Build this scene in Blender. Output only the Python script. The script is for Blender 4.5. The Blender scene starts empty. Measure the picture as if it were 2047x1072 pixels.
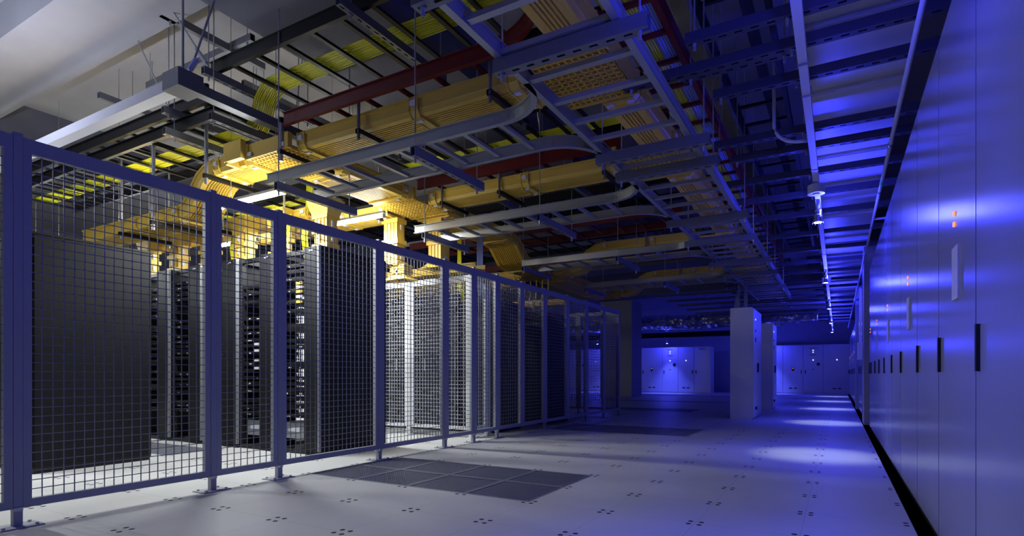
import bpy, math, random
from mathutils import Vector, Matrix
random.seed(7)
sc = bpy.context.scene
C = sc.collection
T = 0.6                      # floor tile
H = 0.93848                  # eye height
X0, Y0 = -3.1898, 3.5099     # one corner of the tile grid

# ------------------------------------------------------------------ materials
def lin(c):
    return tuple((v / 12.92 if v <= 0.04045 else ((v + 0.055) / 1.055) ** 2.4) for v in c)
def mat(name, col, rough=0.5, metal=0.0, noise=0.0, nscale=8.0, bump=0.0, spec=0.5, emit=None, estr=0.0):
    m = bpy.data.materials.new(name); m.use_nodes = True
    nt = m.node_tree; b = nt.nodes['Principled BSDF']
    b.inputs['Base Color'].default_value = (*lin(col), 1)
    b.inputs['Roughness'].default_value = rough
    b.inputs['Metallic'].default_value = metal
    b.inputs['Specular IOR Level'].default_value = spec
    if noise or bump:
        tc = nt.nodes.new('ShaderNodeTexCoord'); n = nt.nodes.new('ShaderNodeTexNoise')
        n.inputs['Scale'].default_value = nscale; n.inputs['Detail'].default_value = 5
        nt.links.new(tc.outputs['Object'], n.inputs['Vector'])
        if noise:
            r = nt.nodes.new('ShaderNodeMix'); r.data_type = 'RGBA'
            a = lin(col)
            r.inputs['A'].default_value = (*[v * (1 - noise) for v in a], 1)
            r.inputs['B'].default_value = (*[min(1, v * (1 + noise)) for v in a], 1)
            nt.links.new(n.outputs['Fac'], r.inputs['Factor'])
            nt.links.new(r.outputs['Result'], b.inputs['Base Color'])
        if bump:
            bp = nt.nodes.new('ShaderNodeBump'); bp.inputs['Strength'].default_value = bump
            bp.inputs['Distance'].default_value = 0.01
            nt.links.new(n.outputs['Fac'], bp.inputs['Height'])
            nt.links.new(bp.outputs['Normal'], b.inputs['Normal'])
    if emit:
        b.inputs['Emission Color'].default_value = (*emit, 1)
        b.inputs['Emission Strength'].default_value = estr
    return m

M = {}
M['fence_lit'] = mat('lit_fence_paint', (.80, .81, .82), .45, 0, .03, 20)  # lighter copy of the fence paint, tube light on the inner fence put into colour
M['fence'] = mat('dim_fence_paint', (.58, .59, .62), .45, 0, .03, 20)  # darker copy of the same paint, the dim corridor side put into colour
M['wire'] = mat('fence_wire', (.46, .47, .50), .4, .2)
M['steel'] = mat('galvanised_steel', (.72, .73, .75), .38, .75, .08, 30)
M['alu'] = mat('ladder_aluminium', (.66, .67, .68), .38, .55, .05, 25)
M['strut'] = mat('grey_strut', (.48, .49, .51), .45, .4, .08, 20)
M['strut_shaded'] = mat('shaded_strut', (.26, .26, .29), .5, .3, .08, 20)  # strut copy with the shade on the corridor channels put into its colour
M['blacksteel'] = mat('black_steel', (.03, .03, .035), .45, .1)
M['black'] = mat('rack_black', (.045, .045, .045), .5, 0, .1, 30)
M['rackgrey'] = mat('rack_dark_grey', (.06, .06, .064), .55, .0, .08, 30, 0, .3)
M['rackside'] = mat('rack_side_black', (.02, .02, .03), .55, 0, 0, 8, 0, .3)
M['device'] = mat('device_black', (.06, .06, .065), .5, .1)
M['yellow'] = mat('duct_yellow', (.85, .72, .29), .45, 0, .05, 6)
M['ygroove'] = mat('duct_yellow_groove', (.60, .38, .13), .5)
M['label'] = mat('white_label', (.82, .83, .85), .4)
M['cable'] = mat('yellow_cable', (.84, .84, .12), .4)
M['bluecable'] = mat('pale_blue_cable', (.55, .62, .85), .4)
M['redsteel'] = mat('red_painted_steel', (.40, .045, .06), .4, 0, .06, 15)
M['concrete'] = mat('ceiling_concrete', (.62, .61, .60), .85, 0, .12, 2.2, .15)
M['wall'] = mat('wall_paint', (.62, .62, .63), .7, 0, .05, 2)
M['beam'] = mat('beam_paint', (.42, .42, .46), .7, 0, .08, 2)
M['airduct'] = mat('white_duct_sheet', (.80, .80, .82), .45, 0, .04, 3)
M['cabinet'] = mat('cabinet_grey', (.76, .76, .76), .33, 0, .03, 5)
M['cabtall'] = mat('tall_cabinet_grey', (.86, .86, .85), .4, 0, .03, 5)
M['gloss'] = mat('gloss_panel', (.56, .57, .62), .22, 0, .02, 3)
M['dark'] = mat('dark_plastic', (.03, .03, .035), .5)
M['plastic'] = mat('white_plastic', (.8, .8, .8), .4)
M['foil'] = mat('foil_wrap', (.75, .75, .78), .28, .9, .1, 7, 0)
M['underfloor'] = mat('underfloor_dark', (.10, .10, .11), .9)
M['greentape'] = mat('green_tape', (.25, .8, .2), .5)
M['tube'] = mat('fluorescent_tube', (.9, .9, .9), .5, emit=(1.0, 1.0, .93), estr=60)
M['bulb'] = mat('lit_lens', (.9, .9, .9), .5, emit=(.55, .62, 1.0), estr=60)
M['ledw'] = mat('white_indicator', (.9, .9, .9), .5, emit=(.8, .85, 1.0), estr=1.6)
M['leda'] = mat('amber_indicator', (.9, .5, .1), .5, emit=(1.0, .35, .08), estr=1.2)
M['ledg'] = mat('green_indicator', (.6, .9, .1), .5, emit=(.7, .9, .1), estr=.6)
M['mirror'] = mat('glass_cage', (.8, .8, .85), .15, .6)
# crumpled foil
nt = M['foil'].node_tree; b = nt.nodes['Principled BSDF']
tc = nt.nodes.new('ShaderNodeTexCoord'); v = nt.nodes.new('ShaderNodeTexVoronoi'); v.inputs['Scale'].default_value = 5
bp = nt.nodes.new('ShaderNodeBump'); bp.inputs['Strength'].default_value = 1; bp.inputs['Distance'].default_value = .08
nt.links.new(tc.outputs['Object'], v.inputs['Vector']); nt.links.new(v.outputs['Distance'], bp.inputs['Height']); nt.links.new(bp.outputs['Normal'], b.inputs['Normal'])

def floor_material():
    m = bpy.data.materials.new('raised_floor_tile'); m.use_nodes = True
    nt = m.node_tree; b = nt.nodes['Principled BSDF']; N = nt.nodes; K = nt.links
    b.inputs['Roughness'].default_value = .33
    b.inputs['Specular IOR Level'].default_value = .55
    tc = N.new('ShaderNodeTexCoord'); sep = N.new('ShaderNodeSeparateXYZ'); K.new(tc.outputs['Object'], sep.inputs[0])
    def mth(op, a, b_=None, c=None):
        n = N.new('ShaderNodeMath'); n.operation = op
        for i, x in enumerate((a, b_, c)):
            if x is None: continue
            if isinstance(x, (int, float)): n.inputs[i].default_value = x
            else: K.new(x, n.inputs[i])
        return n.outputs[0]
    def cell(o, off):
        a = mth('ADD', o, -off + T / 2 + 60 * T)
        a = mth('MODULO', a, T)
        a = mth('SUBTRACT', a, T / 2)
        return mth('ABSOLUTE', a)          # distance from the tile seam
    ax = cell(sep.outputs['X'], X0); ay = cell(sep.outputs['Y'], Y0)
    dx = mth('SUBTRACT', ax, .033); dy = mth('SUBTRACT', ay, .033)
    d = mth('SQRT', mth('ADD', mth('MULTIPLY', dx, dx), mth('MULTIPLY', dy, dy)))
    hole = mth('LESS_THAN', d, .0165)
    seam = mth('LESS_THAN', mth('MINIMUM', ax, ay), .0012)
    n1 = N.new('ShaderNodeTexNoise'); n1.inputs['Scale'].default_value = 2.0; n1.inputs['Detail'].default_value = 6
    K.new(tc.outputs['Object'], n1.inputs['Vector'])
    base = N.new('ShaderNodeMix'); base.data_type = 'RGBA'
    base.inputs['A'].default_value = (*lin((.70, .70, .69)), 1); base.inputs['B'].default_value = (*lin((.77, .77, .76)), 1)
    K.new(n1.outputs['Fac'], base.inputs['Factor'])
    sm = N.new('ShaderNodeMix'); sm.data_type = 'RGBA'; sm.inputs['B'].default_value = (*lin((.52, .52, .52)), 1)
    K.new(seam, sm.inputs['Factor']); K.new(base.outputs['Result'], sm.inputs['A'])
    hm = N.new('ShaderNodeMix'); hm.data_type = 'RGBA'; hm.inputs['B'].default_value = (.006, .006, .008, 1)
    K.new(hole, hm.inputs['Factor']); K.new(sm.outputs['Result'], hm.inputs['A'])
    K.new(hm.outputs['Result'], b.inputs['Base Color'])
    K.new(mth('MULTIPLY_ADD', hole, .5, mth('MULTIPLY_ADD', n1.outputs['Fac'], .12, .40)), b.inputs['Roughness'])
    return m
M['floor'] = floor_material()

# ------------------------------------------------------------------ mesh helpers
class MB:
    def __init__(s): s.v = []; s.f = []
    def box(s, x0, x1, y0, y1, z0, z1):
        n = len(s.v)
        s.v += [(x0, y0, z0), (x1, y0, z0), (x1, y1, z0), (x0, y1, z0), (x0, y0, z1), (x1, y0, z1), (x1, y1, z1), (x0, y1, z1)]
        s.f += [tuple(n + i for i in q) for q in ((0, 3, 2, 1), (4, 5, 6, 7), (0, 1, 5, 4), (1, 2, 6, 5), (2, 3, 7, 6), (3, 0, 4, 7))]
        return s
    def quad(s, a, b, c, d):
        n = len(s.v); s.v += [a, b, c, d]; s.f.append((n, n + 1, n + 2, n + 3)); return s
    def cyl(s, p, q, r, n=10, r2=None, cap=True):
        p, q = Vector(p), Vector(q); t = (q - p).normalized(); r2 = r if r2 is None else r2
        a = t.cross(Vector((0, 0, 1)) if abs(t.z) < .9 else Vector((1, 0, 0))).normalized(); b = t.cross(a)
        k = len(s.v)
        for (c, rr) in ((p, r), (q, r2)):
            for i in range(n):
                an = 2 * math.pi * i / n
                s.v.append(tuple(c + a * rr * math.cos(an) + b * rr * math.sin(an)))
        for i in range(n):
            j = (i + 1) % n; s.f.append((k + i, k + j, k + n + j, k + n + i))
        if cap:
            s.f.append(tuple(k + i for i in range(n))[::-1]); s.f.append(tuple(k + n + i for i in range(n)))
        return s
    def sweep(s, prof, pts, side=None, up=None, cap=True):
        """prof: closed (a, b) outline; a runs along side, b along up."""
        pts = [Vector(p) for p in pts]; m = len(prof); k = len(s.v)
        for i, p in enumerate(pts):
            t = (pts[min(i + 1, len(pts) - 1)] - pts[max(i - 1, 0)]).normalized()
            if side is not None:
                S = Vector(side); U = S.cross(t).normalized()
                if U.z < 0 and abs(t.z) < .95: U = -U
                if abs(t.z) >= .95: U = Vector(up) if up is not None else U
            else:
                U = Vector(up); S = t.cross(U).normalized()
            for a, b in prof: s.v.append(tuple(p + S * a + U * b))
        for i in range(len(pts) - 1):
            for j in range(m):
                l = (j + 1) % m
                s.f.append((k + i * m + j, k + i * m + l, k + (i + 1) * m + l, k + (i + 1) * m + j))
        if cap:
            s.f.append(tuple(k + j for j in range(m))[::-1]); s.f.append(tuple(k + (len(pts) - 1) * m + j for j in range(m)))
        return s
    def build(s, name, material, parent=None, smooth=False):
        off = parent_loc(parent)
        me = bpy.data.meshes.new(name)
        me.from_pydata([(x - off[0], y - off[1], z - off[2]) for x, y, z in s.v], [], s.f)
        me.materials.append(material); me.update()
        import bmesh
        bm = bmesh.new(); bm.from_mesh(me); bmesh.ops.recalc_face_normals(bm, faces=bm.faces); bm.to_mesh(me); bm.free()
        if smooth:
            for p in me.polygons: p.use_smooth = True
        o = bpy.data.objects.new(name, me); C.objects.link(o)
        if parent: o.parent = parent
        return o
def parent_loc(p):
    v = Vector((0, 0, 0))
    while p is not None:
        v += p.location; p = p.parent
    return v
def tag(o, label, cat, group=None):
    o['label'] = label; o['category'] = cat
    if group: o['group'] = group
    return o
def thing(name, label, cat, loc=(0, 0, 0), group=None):
    o = bpy.data.objects.new(name, None); C.objects.link(o); o.location = loc; o.empty_display_size = .1
    return tag(o, label, cat, group)
def struct(name, mb, m, smooth=False):
    o = mb.build(name, m, None, smooth); o['kind'] = 'structure'; return o
def inst(name, src, parent, loc):
    """copy of src (sharing its mesh) at the world position loc under parent"""
    o = src.copy(); o.name = name; C.objects.link(o); o.parent = parent
    o.location = Vector(loc) - parent_loc(parent); return o
def copy_tree(o, loc=None, label=None, parent=None, group=None):
    c = o.copy(); C.objects.link(c)
    if parent: c.parent = parent
    if loc is not None: c.location = loc
    if label: c['label'] = label
    if group: c['group'] = group
    for ch in list(o.children):
        copy_tree(ch, None, None, c)
    return c
ORD = ['first', 'second', 'third', 'fourth', 'fifth', 'sixth', 'seventh', 'eighth', 'ninth', 'tenth', 'eleventh', 'twelfth', 'thirteenth', 'fourteenth', 'fifteenth', 'sixteenth', 'seventeenth', 'eighteenth', 'nineteenth', 'twentieth']
def rod_mb(x, y, z0, z1, r=.006): return MB().cyl((x, y, z0), (x, y, z1), r, 8)

# ------------------------------------------------------------------ room shell
ZC = 5.15
def cells_open(i, j):
    """tiles that are grates: i, j tile index from (X0, Y0)"""
    if -2 <= i <= 1 and 0 <= j <= 1: return True       # front field
    if -2 <= i <= 1 and 8 <= j <= 9: return True       # second
    if -4 <= i <= -1 and 17 <= j <= 18: return True    # third
    if -9 <= i <= -7 and 0 <= j <= 0: return True      # inside the cage
    if -8 <= i <= -1 and j == 25: return True
    if -8 <= i <= -1 and j == 34: return True
    return False
fl = MB()
i0, i1, j0, j1 = -28, 6, -14, 44
for j in range(j0, j1):
    i = i0
    while i < i1:
        if cells_open(i, j): i += 1; continue
        k = i
        while k < i1 and not cells_open(k, j): k += 1
        fl.quad((X0 + i * T, Y0 + j * T, 0), (X0 + k * T, Y0 + j * T, 0), (X0 + k * T, Y0 + (j + 1) * T, 0), (X0 + i * T, Y0 + (j + 1) * T, 0))
        i = k
struct('floor', fl, M['floor'])
struct('floor_underside_void', MB().box(-20, 0.4, -4.9, 29.9, -.52, -.5), M['underfloor'])
XL, XR, YB, YF = X0 + i0 * T, .47, Y0 + j0 * T, 30.6
struct('ceiling', MB().box(XL, 2.0, YB, YF, ZC, ZC + .1), M['concrete'])
struct('wall_left', MB().box(XL - .1, XL, YB, YF, -.5, ZC), M['wall'])
struct('wall_back', MB().box(XL, 2.0, YB - .1, YB, -.5, ZC), M['wall'])
struct('wall_front', MB().box(XL, 2.0, YF, YF + .1, -.5, ZC), M['wall'])
struct('wall_right', MB().box(1.35, 1.45, YB, YF, -.5, ZC), M['wall'])
# downstand beams of the slab
def beam(name, x0, x1, y0, y1, z0): struct(name, MB().box(x0, x1, y0, y1, z0, ZC), M['beam'])
beam('ceiling_beam_1', -5.4, -3.95, YB, YF, 4.55)
beam('ceiling_beam_2', -1.29, -.84, YB, YF, 4.55)
beam('ceiling_beam_3', -12.5, -11.2, YB, YF, 4.55)
struct('ceiling_beam_4', MB().box(XL, -5.4, 2.55, 3.35, 4.75, ZC), M['concrete'])
struct('ceiling_beam_5', MB().box(XL, -5.4, 8.6, 9.6, 4.55, ZC), M['concrete'])
struct('ceiling_beam_6', MB().box(XL, 1.35, 16.5, 17.4, 4.3, ZC), M['beam'])
struct('ceiling_beam_7', MB().box(XL, 1.35, 20.6, 21.6, 4.0, ZC), M['beam'])
struct('column_1', MB().box(-8.85, -7.45, 21.7, 23.0, 0, 4.0), M['wall'])

# ------------------------------------------------------------------ floor grates
def grate(cx, cy, nb=16):
    mb = MB(); a = T / 2 - .003
    for s in (-1, 1):
        mb.box(cx - a, cx + a, cy + s * a - (.02 if s > 0 else 0), cy + s * a + (0 if s > 0 else .02), -.03, 0)
        mb.box(cx + s * a - (.02 if s > 0 else 0), cx + s * a + (0 if s > 0 else .02), cy - a + .02, cy + a - .02, -.03, 0)
    n = 22
    for k in range(1, n):
        p = cx - a + .02 + (2 * a - .04) * k / n
        mb.box(p - .0045, p + .0045, cy - a + .02, cy + a - .02, -.025, -.003)
    for k in range(1, n):
        p = cy - a + .02 + (2 * a - .04) * k / n
        mb.box(cx - a + .02, cx + a - .02, p - .004, p + .004, -.022, -.005)
    return mb
gsrc = grate(0, 0).build('floor_grate', mat('grate_metal', (.50, .51, .54), .45, .2))
first = True
rows = [('front grate field', range(-2, 2), (0, 1)), ('second grate field', range(-2, 2), (8, 9)),
        ('third grate field', range(-4, 0), (17, 18)), ('grate strip before the cage racks', range(-9, -6), (0,)),
        ('grate strip short of the wall cabinets', range(-8, 0), (25,)), ('grate strip along the wall cabinets', range(-8, 0), (34,))]
for nm, ii, jj in rows:
    for j in jj:
        for i in ii:
            o = gsrc if first else gsrc.copy()
            if not first: C.objects.link(o)
            first = False
            o.location = (X0 + (i + .5) * T, Y0 + (j + .5) * T, 0)
            if len(jj) > 1:
                lab = 'perforated steel floor tile, %s from the cage in the %s row, %s' % (ORD[i - ii[0]], 'near' if j == jj[0] else 'far', nm)
            else:
                lab = 'perforated steel floor tile, %s counted towards the corridor in the %s' % (ORD[i - ii[0]], nm)
            tag(o, lab.replace('perforated steel floor tile', 'perforated tile'), 'floor grate', 'perforated tiles of the ' + nm)

# ------------------------------------------------------------------ cage fence
FX = -4.43; Z0f, Z1f = .115, 2.40
def wire_mesh(axis, c, a0, a1, z0, z1, pitch=.056, r=.0026):
    mb = MB(); n = max(2, round((a1 - a0) / pitch)); m = max(2, round((z1 - z0) / pitch))
    for k in range(1, n):
        p = a0 + (a1 - a0) * k / n
        if axis == 'y': mb.box(c - r, c + r, p - r, p + r, z0, z1)
        else: mb.box(p - r, p + r, c - r, c + r, z0, z1)
    for k in range(1, m):
        z = z0 + (z1 - z0) * k / m
        if axis == 'y': mb.box(c + r, c + 3 * r, a0, a1, z - r, z + r)
        else: mb.box(a0, a1, c + r, c + 3 * r, z - r, z + r)
    return mb
def fence_post(axis, c, p, label, foot=True, half=.022, group='cage fence posts', m=None):
    m = m or M['fence']
    loc = (c, p, 0) if axis == 'y' else (p, c, 0)
    t = thing('fence_post', label, 'post', loc, group)
    x, y = loc[0], loc[1]
    zb = .006 if foot else Z0f
    MB().box(x - half, x + half, y - half, y + half, zb, Z1f + .02).build('post', m, t)
    if foot:
        MB().box(x - .08, x + .08, y - .11, y + .11, 0, .008).build('base_plate', m, t)
        for sx in (-.055, .055):
            for sy in (-.08, .08):
                MB().cyl((x + sx, y + sy, .008), (x + sx, y + sy, .02), .01, 6).build('bolt', M['steel'], t)
        MB().box(x - half - .012, x + half + .012, y - .02, y + .02, .10, .122).build('bracket', M['steel'], t)
    return t
def fence_panel(axis, c, a0, a1, label, fw=.042, group='cage fence panels', z1=None, m=None):
    m = m or M['fence']
    z1 = z1 or Z1f; d = .02
    loc = (c, (a0 + a1) / 2, Z0f) if axis == 'y' else ((a0 + a1) / 2, c, Z0f)
    t = thing('mesh_screen', label, 'fence panel', loc, group)
    f = MB()
    def bx(p0, p1, za, zb):
        if axis == 'y': f.box(c - d, c + d, p0, p1, za, zb)
        else: f.box(p0, p1, c - d, c + d, za, zb)
    bx(a0, a0 + fw, Z0f, z1); bx(a1 - fw, a1, Z0f, z1)
    bx(a0 + fw, a1 - fw, Z0f, Z0f + .05); bx(a0 + fw, a1 - fw, z1 - .09, z1)
    f.build('frame', m, t)
    wire_mesh(axis, c, a0 + fw, a1 - fw, Z0f + .05, z1 - .09).build('wire_mesh', m if m is M['fence_lit'] else M['wire'], t)
    return t
posts = [-2.17, -.97, .23, 1.43, 2.63, 3.23, 4.46, 5.61, 6.24, 6.84, 7.56, 8.34, 9.24, 10.12, 11.05, 12.0]
nofoot = {7.56, 9.24}
for k, p in enumerate(posts):
    fence_post('y', FX, p, 'grey steel post of the long corridor fence, %s counting down the corridor' % ORD[k], p not in nofoot)
for k in range(len(posts) - 1):
    fence_panel('y', FX, posts[k] + .024, posts[k + 1] - .024, 'framed wire mesh panel of the long corridor fence, %s counting down the corridor' % ORD[k])
# end return of the long fence
for k, x in enumerate((-5.45, -6.6)):
    fence_post('x', 12.0, x, 'grey steel post on the end return of the corridor fence, %s from its corner' % ORD[k], group='end return posts')
fence_panel('x', 12.0, -5.43, FX - .024, 'wire mesh panel closing the far end of the corridor fence', group='end return panels')
fence_panel('x', 12.0, -6.58, -5.47, 'wire mesh panel of the far end return, second from its corner', group='end return panels')
# inner white-lit fence along X and its return
WY = 6.62
wx = [-4.72, -5.92, -7.1, -8.3, -9.5, -10.7]
for k, x in enumerate(wx):
    fence_post('x', WY, x, 'brightly lit white post of the inner cross fence, %s from the corridor' % ORD[k], half=.035, group='inner cross fence posts', m=M['fence_lit'])
for k in range(len(wx) - 1):
    fence_panel('x', WY, wx[k + 1] + .037, wx[k] - .037, 'brightly lit wire mesh panel of the inner cross fence, %s from the corridor' % ORD[k], fw=.058, group='inner cross fence panels', m=M['fence_lit'])
fence_post('y', -4.72, 7.02, 'white post just behind the corner of the inner cross fence', half=.035, group='inner return posts', m=M['fence_lit'])
fence_panel('y', -4.72, 6.66, 6.98, 'narrow wire mesh panel behind the corner of the inner fence', fw=.03, group='inner return panels', m=M['fence_lit'])

# ------------------------------------------------------------------ racks
def slot_row(mb, x0, x1, y, z): mb.box(x0, x1, y - .002, y, z, z + .004)
def cable_manager(x0, x1, y0, h, label):
    t = thing('cable_manager', label, 'cable manager', ((x0 + x1) / 2, y0, 0), 'tall cable managers of the front rack row')
    xm = (x0 + x1) / 2
    b = MB().box(x0, x1, y0 + .03, y0 + .32, .02, h); b.build('body', M['rackgrey'], t)
    d = MB().box(x0 + .004, x1 - .004, y0, y0 + .028, .05, h - .01)
    d.build('door', M['rackgrey'], t)
    e = MB().box(x1 - .012, x1 + .004, y0 - .006, y0 + .03, .05, h - .01); e.build('edge_trim', M['steel'], t)
    MB().box(xm - .03, xm + .03, y0 - .006, y0, h - .06, h - .045).build('catch', M['label'], t)
    MB().box(x0 + .02, x1 - .02, y0 + .02, y0 + .2, 0, .02).build('foot', M['black'], t)
    return t
def open_rack(x0, x1, y0, y1, h, label, group='open equipment racks of the front row'):
    t = thing('equipment_rack', label, 'server rack', ((x0 + x1) / 2, (y0 + y1) / 2, 0), group)
    for x in (x0 + .02, x1 - .02):
        for y in (y0 + .03, y1 - .03):
            MB().box(x - .02, x + .02, y - .025, y + .025, .03, h).build('post', M['black'], t)
    MB().box(x0, x1, y0, y1, 0, .05).build('base', M['black'], t)
    f = MB().box(x0, x1, y0, y0 + .05, h - .05, h).box(x0, x1, y1 - .05, y1, h - .05, h).box(x0, x0 + .04, y0 + .05, y1 - .05, h - .05, h).box(x1 - .04, x1, y0 + .05, y1 - .05, h - .05, h)
    f.build('top_frame', M['black'], t)
    hole = MB()
    z = .3
    while z < h - .15:
        for x in (x0 + .02, x1 - .02):
            hole.box(x - .004, x + .004, y0 + .003, y0 + .006, z, z + .012)
        z += .045
    hole.build('mounting_holes', M['steel'], t)
    return t
def rack_device(x0, x1, y0, z, hh, kind, label, group, src=None):
    t = thing('network_switch', label, 'network switch', ((x0 + x1) / 2, y0, z), group)
    xm = (x0 + x1) / 2
    MB().box(x0, x1, y0, y0 + .55, z, z + hh).build('chassis', M['device'], t)
    p = MB()
    n = 14
    for k in range(n):
        xx = x0 + .03 + (x1 - x0 - .06) * k / n
        p.box(xx, xx + (x1 - x0 - .06) / n * .6, y0 - .004, y0, z + hh * .25, z + hh * .6)
    p.build('port_row', M['rackgrey'], t)
    for fx in (.22, .36, .80):
        if random.random() < .42:
            xx = x0 + (x1 - x0) * fx; w = random.choice((.02, .03, .045))
            MB().box(xx, xx + w, y0 - .008, y0 - .004, z + .008, z + .008 + random.choice((.006, .012, .02))).build('pale_label', M['label'], t)
    return t
RY0, RY1, RH = 4.3, 5.35, 2.42
mx = [(-5.45, -5.2), (-6.27, -6.0), (-7.03, -6.72), (-7.80, -7.50), (-8.58, -8.28), (-9.36, -9.06), (-10.14, -9.84)]
for k, (a, b_) in enumerate(mx):
    cable_manager(a, b_, RY0, RH, 'tall dark grey cable manager, %s from the corridor end of the front rack row' % ORD[k])
for k in range(len(mx) - 1):
    x1 = mx[k][0] - .01; x0 = mx[k + 1][1] + .01
    open_rack(x0, x1, RY0 + .04, RY1, RH - .02, 'open black equipment rack in the %s bay from the corridor end of the row' % ORD[k])
    grp = 'rack devices in bay %s' % ORD[k]
    z = .42; first = None; q = 0
    while z < RH - .2:
        step = random.choice((.07, .09, .11, .135))
        hh = random.choice((.042, .042, .085)) if step > .09 else .042
        if random.random() < .85:
            rack_device(x0 + .045, x1 - .045, RY0 + .06, z, hh, 0, 'black rack-mounted switch with a row of ports in the %s bay of the front row' % ORD[k], grp)
            if random.random() < .5:
                pass
        z += step
# end rack with the large flat side seen from the corridor
t = thing('end_rack', 'black enclosed rack whose flat side faces the corridor fence', 'server rack', (-5.33, 4.9, 0))
MB().box(-5.24, -5.21, RY0 + .34, RY1 + .02, .03, RH).build('side_panel', M['rackside'], t)
MB().box(-5.44, -5.24, RY0 + .34, RY1, .03, RH - .02).build('body', M['black'], t)
MB().box(-5.44, -5.21, RY0 + .34, RY1, 0, .03).build('base', M['black'], t)
mb = MB()
for k in range(9): mb.box(-5.42, -5.26, RY0 + .4 + k * .1, RY0 + .46 + k * .1, RH - .02, RH - .005)
mb.build('top_vent', M['rackgrey'], t)
# small power boxes low in two bays
for k, (x, lab) in enumerate(((-5.72, 'grey power unit low in the first bay of the front racks'), (-6.45, 'grey power unit low in the second bay of the front racks'))):
    t = thing('power_unit', lab, 'power unit', (x, RY0 + .1, .2))
    MB().box(x - .17, x + .2, RY0 + .08, RY0 + .5, .17, .36).build('case', M['steel'], t)
    MB().box(x - .1, x + .1, RY0 + .076, RY0 + .08, .25, .3).build('face_label', M['label'], t)
# coloured patch leads in the bays
def lead(pts, r, m, name, label, group):
    o = MB().sweep([(r * math.cos(a * math.pi / 3), r * math.sin(a * math.pi / 3)) for a in range(6)], pts, up=(0, 0.01, 1) if abs((Vector(pts[-1]) - Vector(pts[0])).normalized().z) < .9 else (0, 1, 0)).build(name, m, None, True)
    return tag(o, label, 'cable', group)
for k in range(6):
    x = -5.90 + k * .012
    lead([(x, 4.31, .45), (x, 4.30, 1.2), (x + .005, 4.30, 2.0), (x, 4.33, 2.35), (x - .02, 4.4, 2.55), (x - .02, 4.45, 2.9)], .006, M['cable'], 'patch_cable',
         'thin yellow patch cable running up the edge of the first bay', 'yellow leads in the first bay')
for bi, (xa, zz) in enumerate(((-5.62, (2.0, 1.95, 1.9, 1.84, 1.78)), (-6.42, (1.3, 1.22, 1.1, 1.0)))):
    for k, z in enumerate(zz):
        o = MB().box(xa, xa + .1, 4.325, 4.345, z, z + .03).build('patch_bay', M['yellow'] if k % 2 == 0 and bi == 0 else M['label'])
        tag(o, 'small bright patch panel in the %s bay, %s from the top' % (ORD[bi], ORD[k]), 'patch panel', 'bright patch panels in bay ' + ORD[bi])
# row nearer the camera, only its end seen
def closed_rack(x0, x1, y0, y1, h, label, group=None, front='-y'):
    t = thing('server_cabinet', label, 'server cabinet', ((x0 + x1) / 2, (y0 + y1) / 2, 0), group)
    MB().box(x0 + .01, x1 - .01, y0 + .02, y1 - .02, .04, h - .02).build('body', M['black'], t)
    MB().box(x0, x1, y0, y1, h - .02, h).build('top', M['rackgrey'], t)
    MB().box(x0 + .02, x1 - .02, y0 + .03, y1 - .03, 0, .04).build('plinth', M['black'], t)
    MB().box(x0 + .02, x1 - .02, y0, y0 + .02, .06, h - .03).build('door', M['rackside'], t)
    MB().box(x1 - .09, x1 - .07, y0 - .012, y0, 1.0, 1.2).build('handle', M['steel'], t)
    MB().box(x1 - .01, x1, y0 + .03, y1 - .03, .06, h - .03).build('side_panel', M['rackside'], t)
    return t
closed_rack(-7.25, -6.61, 2.23, 3.28, 2.28, 'black cabinet ending the rack row on the camera side of the front row', 'near cabinets')
for k in range(3):
    closed_rack(-7.9 - k * .65, -7.26 - k * .65, 2.23, 3.28, 2.28, 'black cabinet %s behind the end cabinet of the camera-side row' % ORD[k + 1], 'near cabinets')
# racks behind the inner cross fence
xx = -4.78
for k in range(7):
    closed_rack(xx - .62, xx, 7.25, 8.2, 2.14, 'dark cabinet behind the lit inner fence, %s from the corridor' % ORD[k], 'dark cabinets behind the inner fence')
    xx -= .64
for k, (x, y, h, lab) in enumerate(((-5.62, 8.9, 2.2, 'dark cabinet between the inner fence return and the corridor fence'),)):
    pass
xx = -4.75
for k in range(4):
    closed_rack(xx - .65, xx, 9.05, 10.0, 2.12, 'dark cabinet near the far end of the cage, %s from the corridor' % ORD[k], 'dark cabinets at the cage end')
    xx -= .67

# ------------------------------------------------------------------ yellow cable ducts
ZD = 3.24
def duct_profile(w, h, n):
    p = [(-w / 2 - .014, h), (-w / 2 - .014, h - .025), (-w / 2, h - .025), (-w / 2, .05), (-w / 2 - .006, .045), (-w / 2, .035), (-w / 2 + .012, 0)]
    x = -w / 2 + .07; step = (w - .14) / n
    for k in range(n):
        p += [(x + step * .08, 0), (x + step * .16, .020), (x + step * .50, .020), (x + step * .58, 0)]; x += step
    p += [(w / 2 - .012, 0), (w / 2, .035), (w / 2 + .006, .045), (w / 2, .05), (w / 2, h - .025), (w / 2 + .014, h - .025), (w / 2 + .014, h)]
    p += [(w / 2 - .006, h), (w / 2 - .006, .030), (-w / 2 + .006, .030), (-w / 2 + .006, h)]
    return p
def ring_profile(w, h, g=.012):
    return [(-w / 2 - g, h + .004), (-w / 2 - g, .03), (-w / 2 + .02, -g), (w / 2 - .02, -g), (w / 2 + g, .03), (w / 2 + g, h + .004), (w / 2 + .001, h + .004), (w / 2 + .001, .032), (w / 2 - .02, -.001), (-w / 2 + .02, -.001), (-w / 2 - .001, .032), (-w / 2 - .001, h + .004)]
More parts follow.
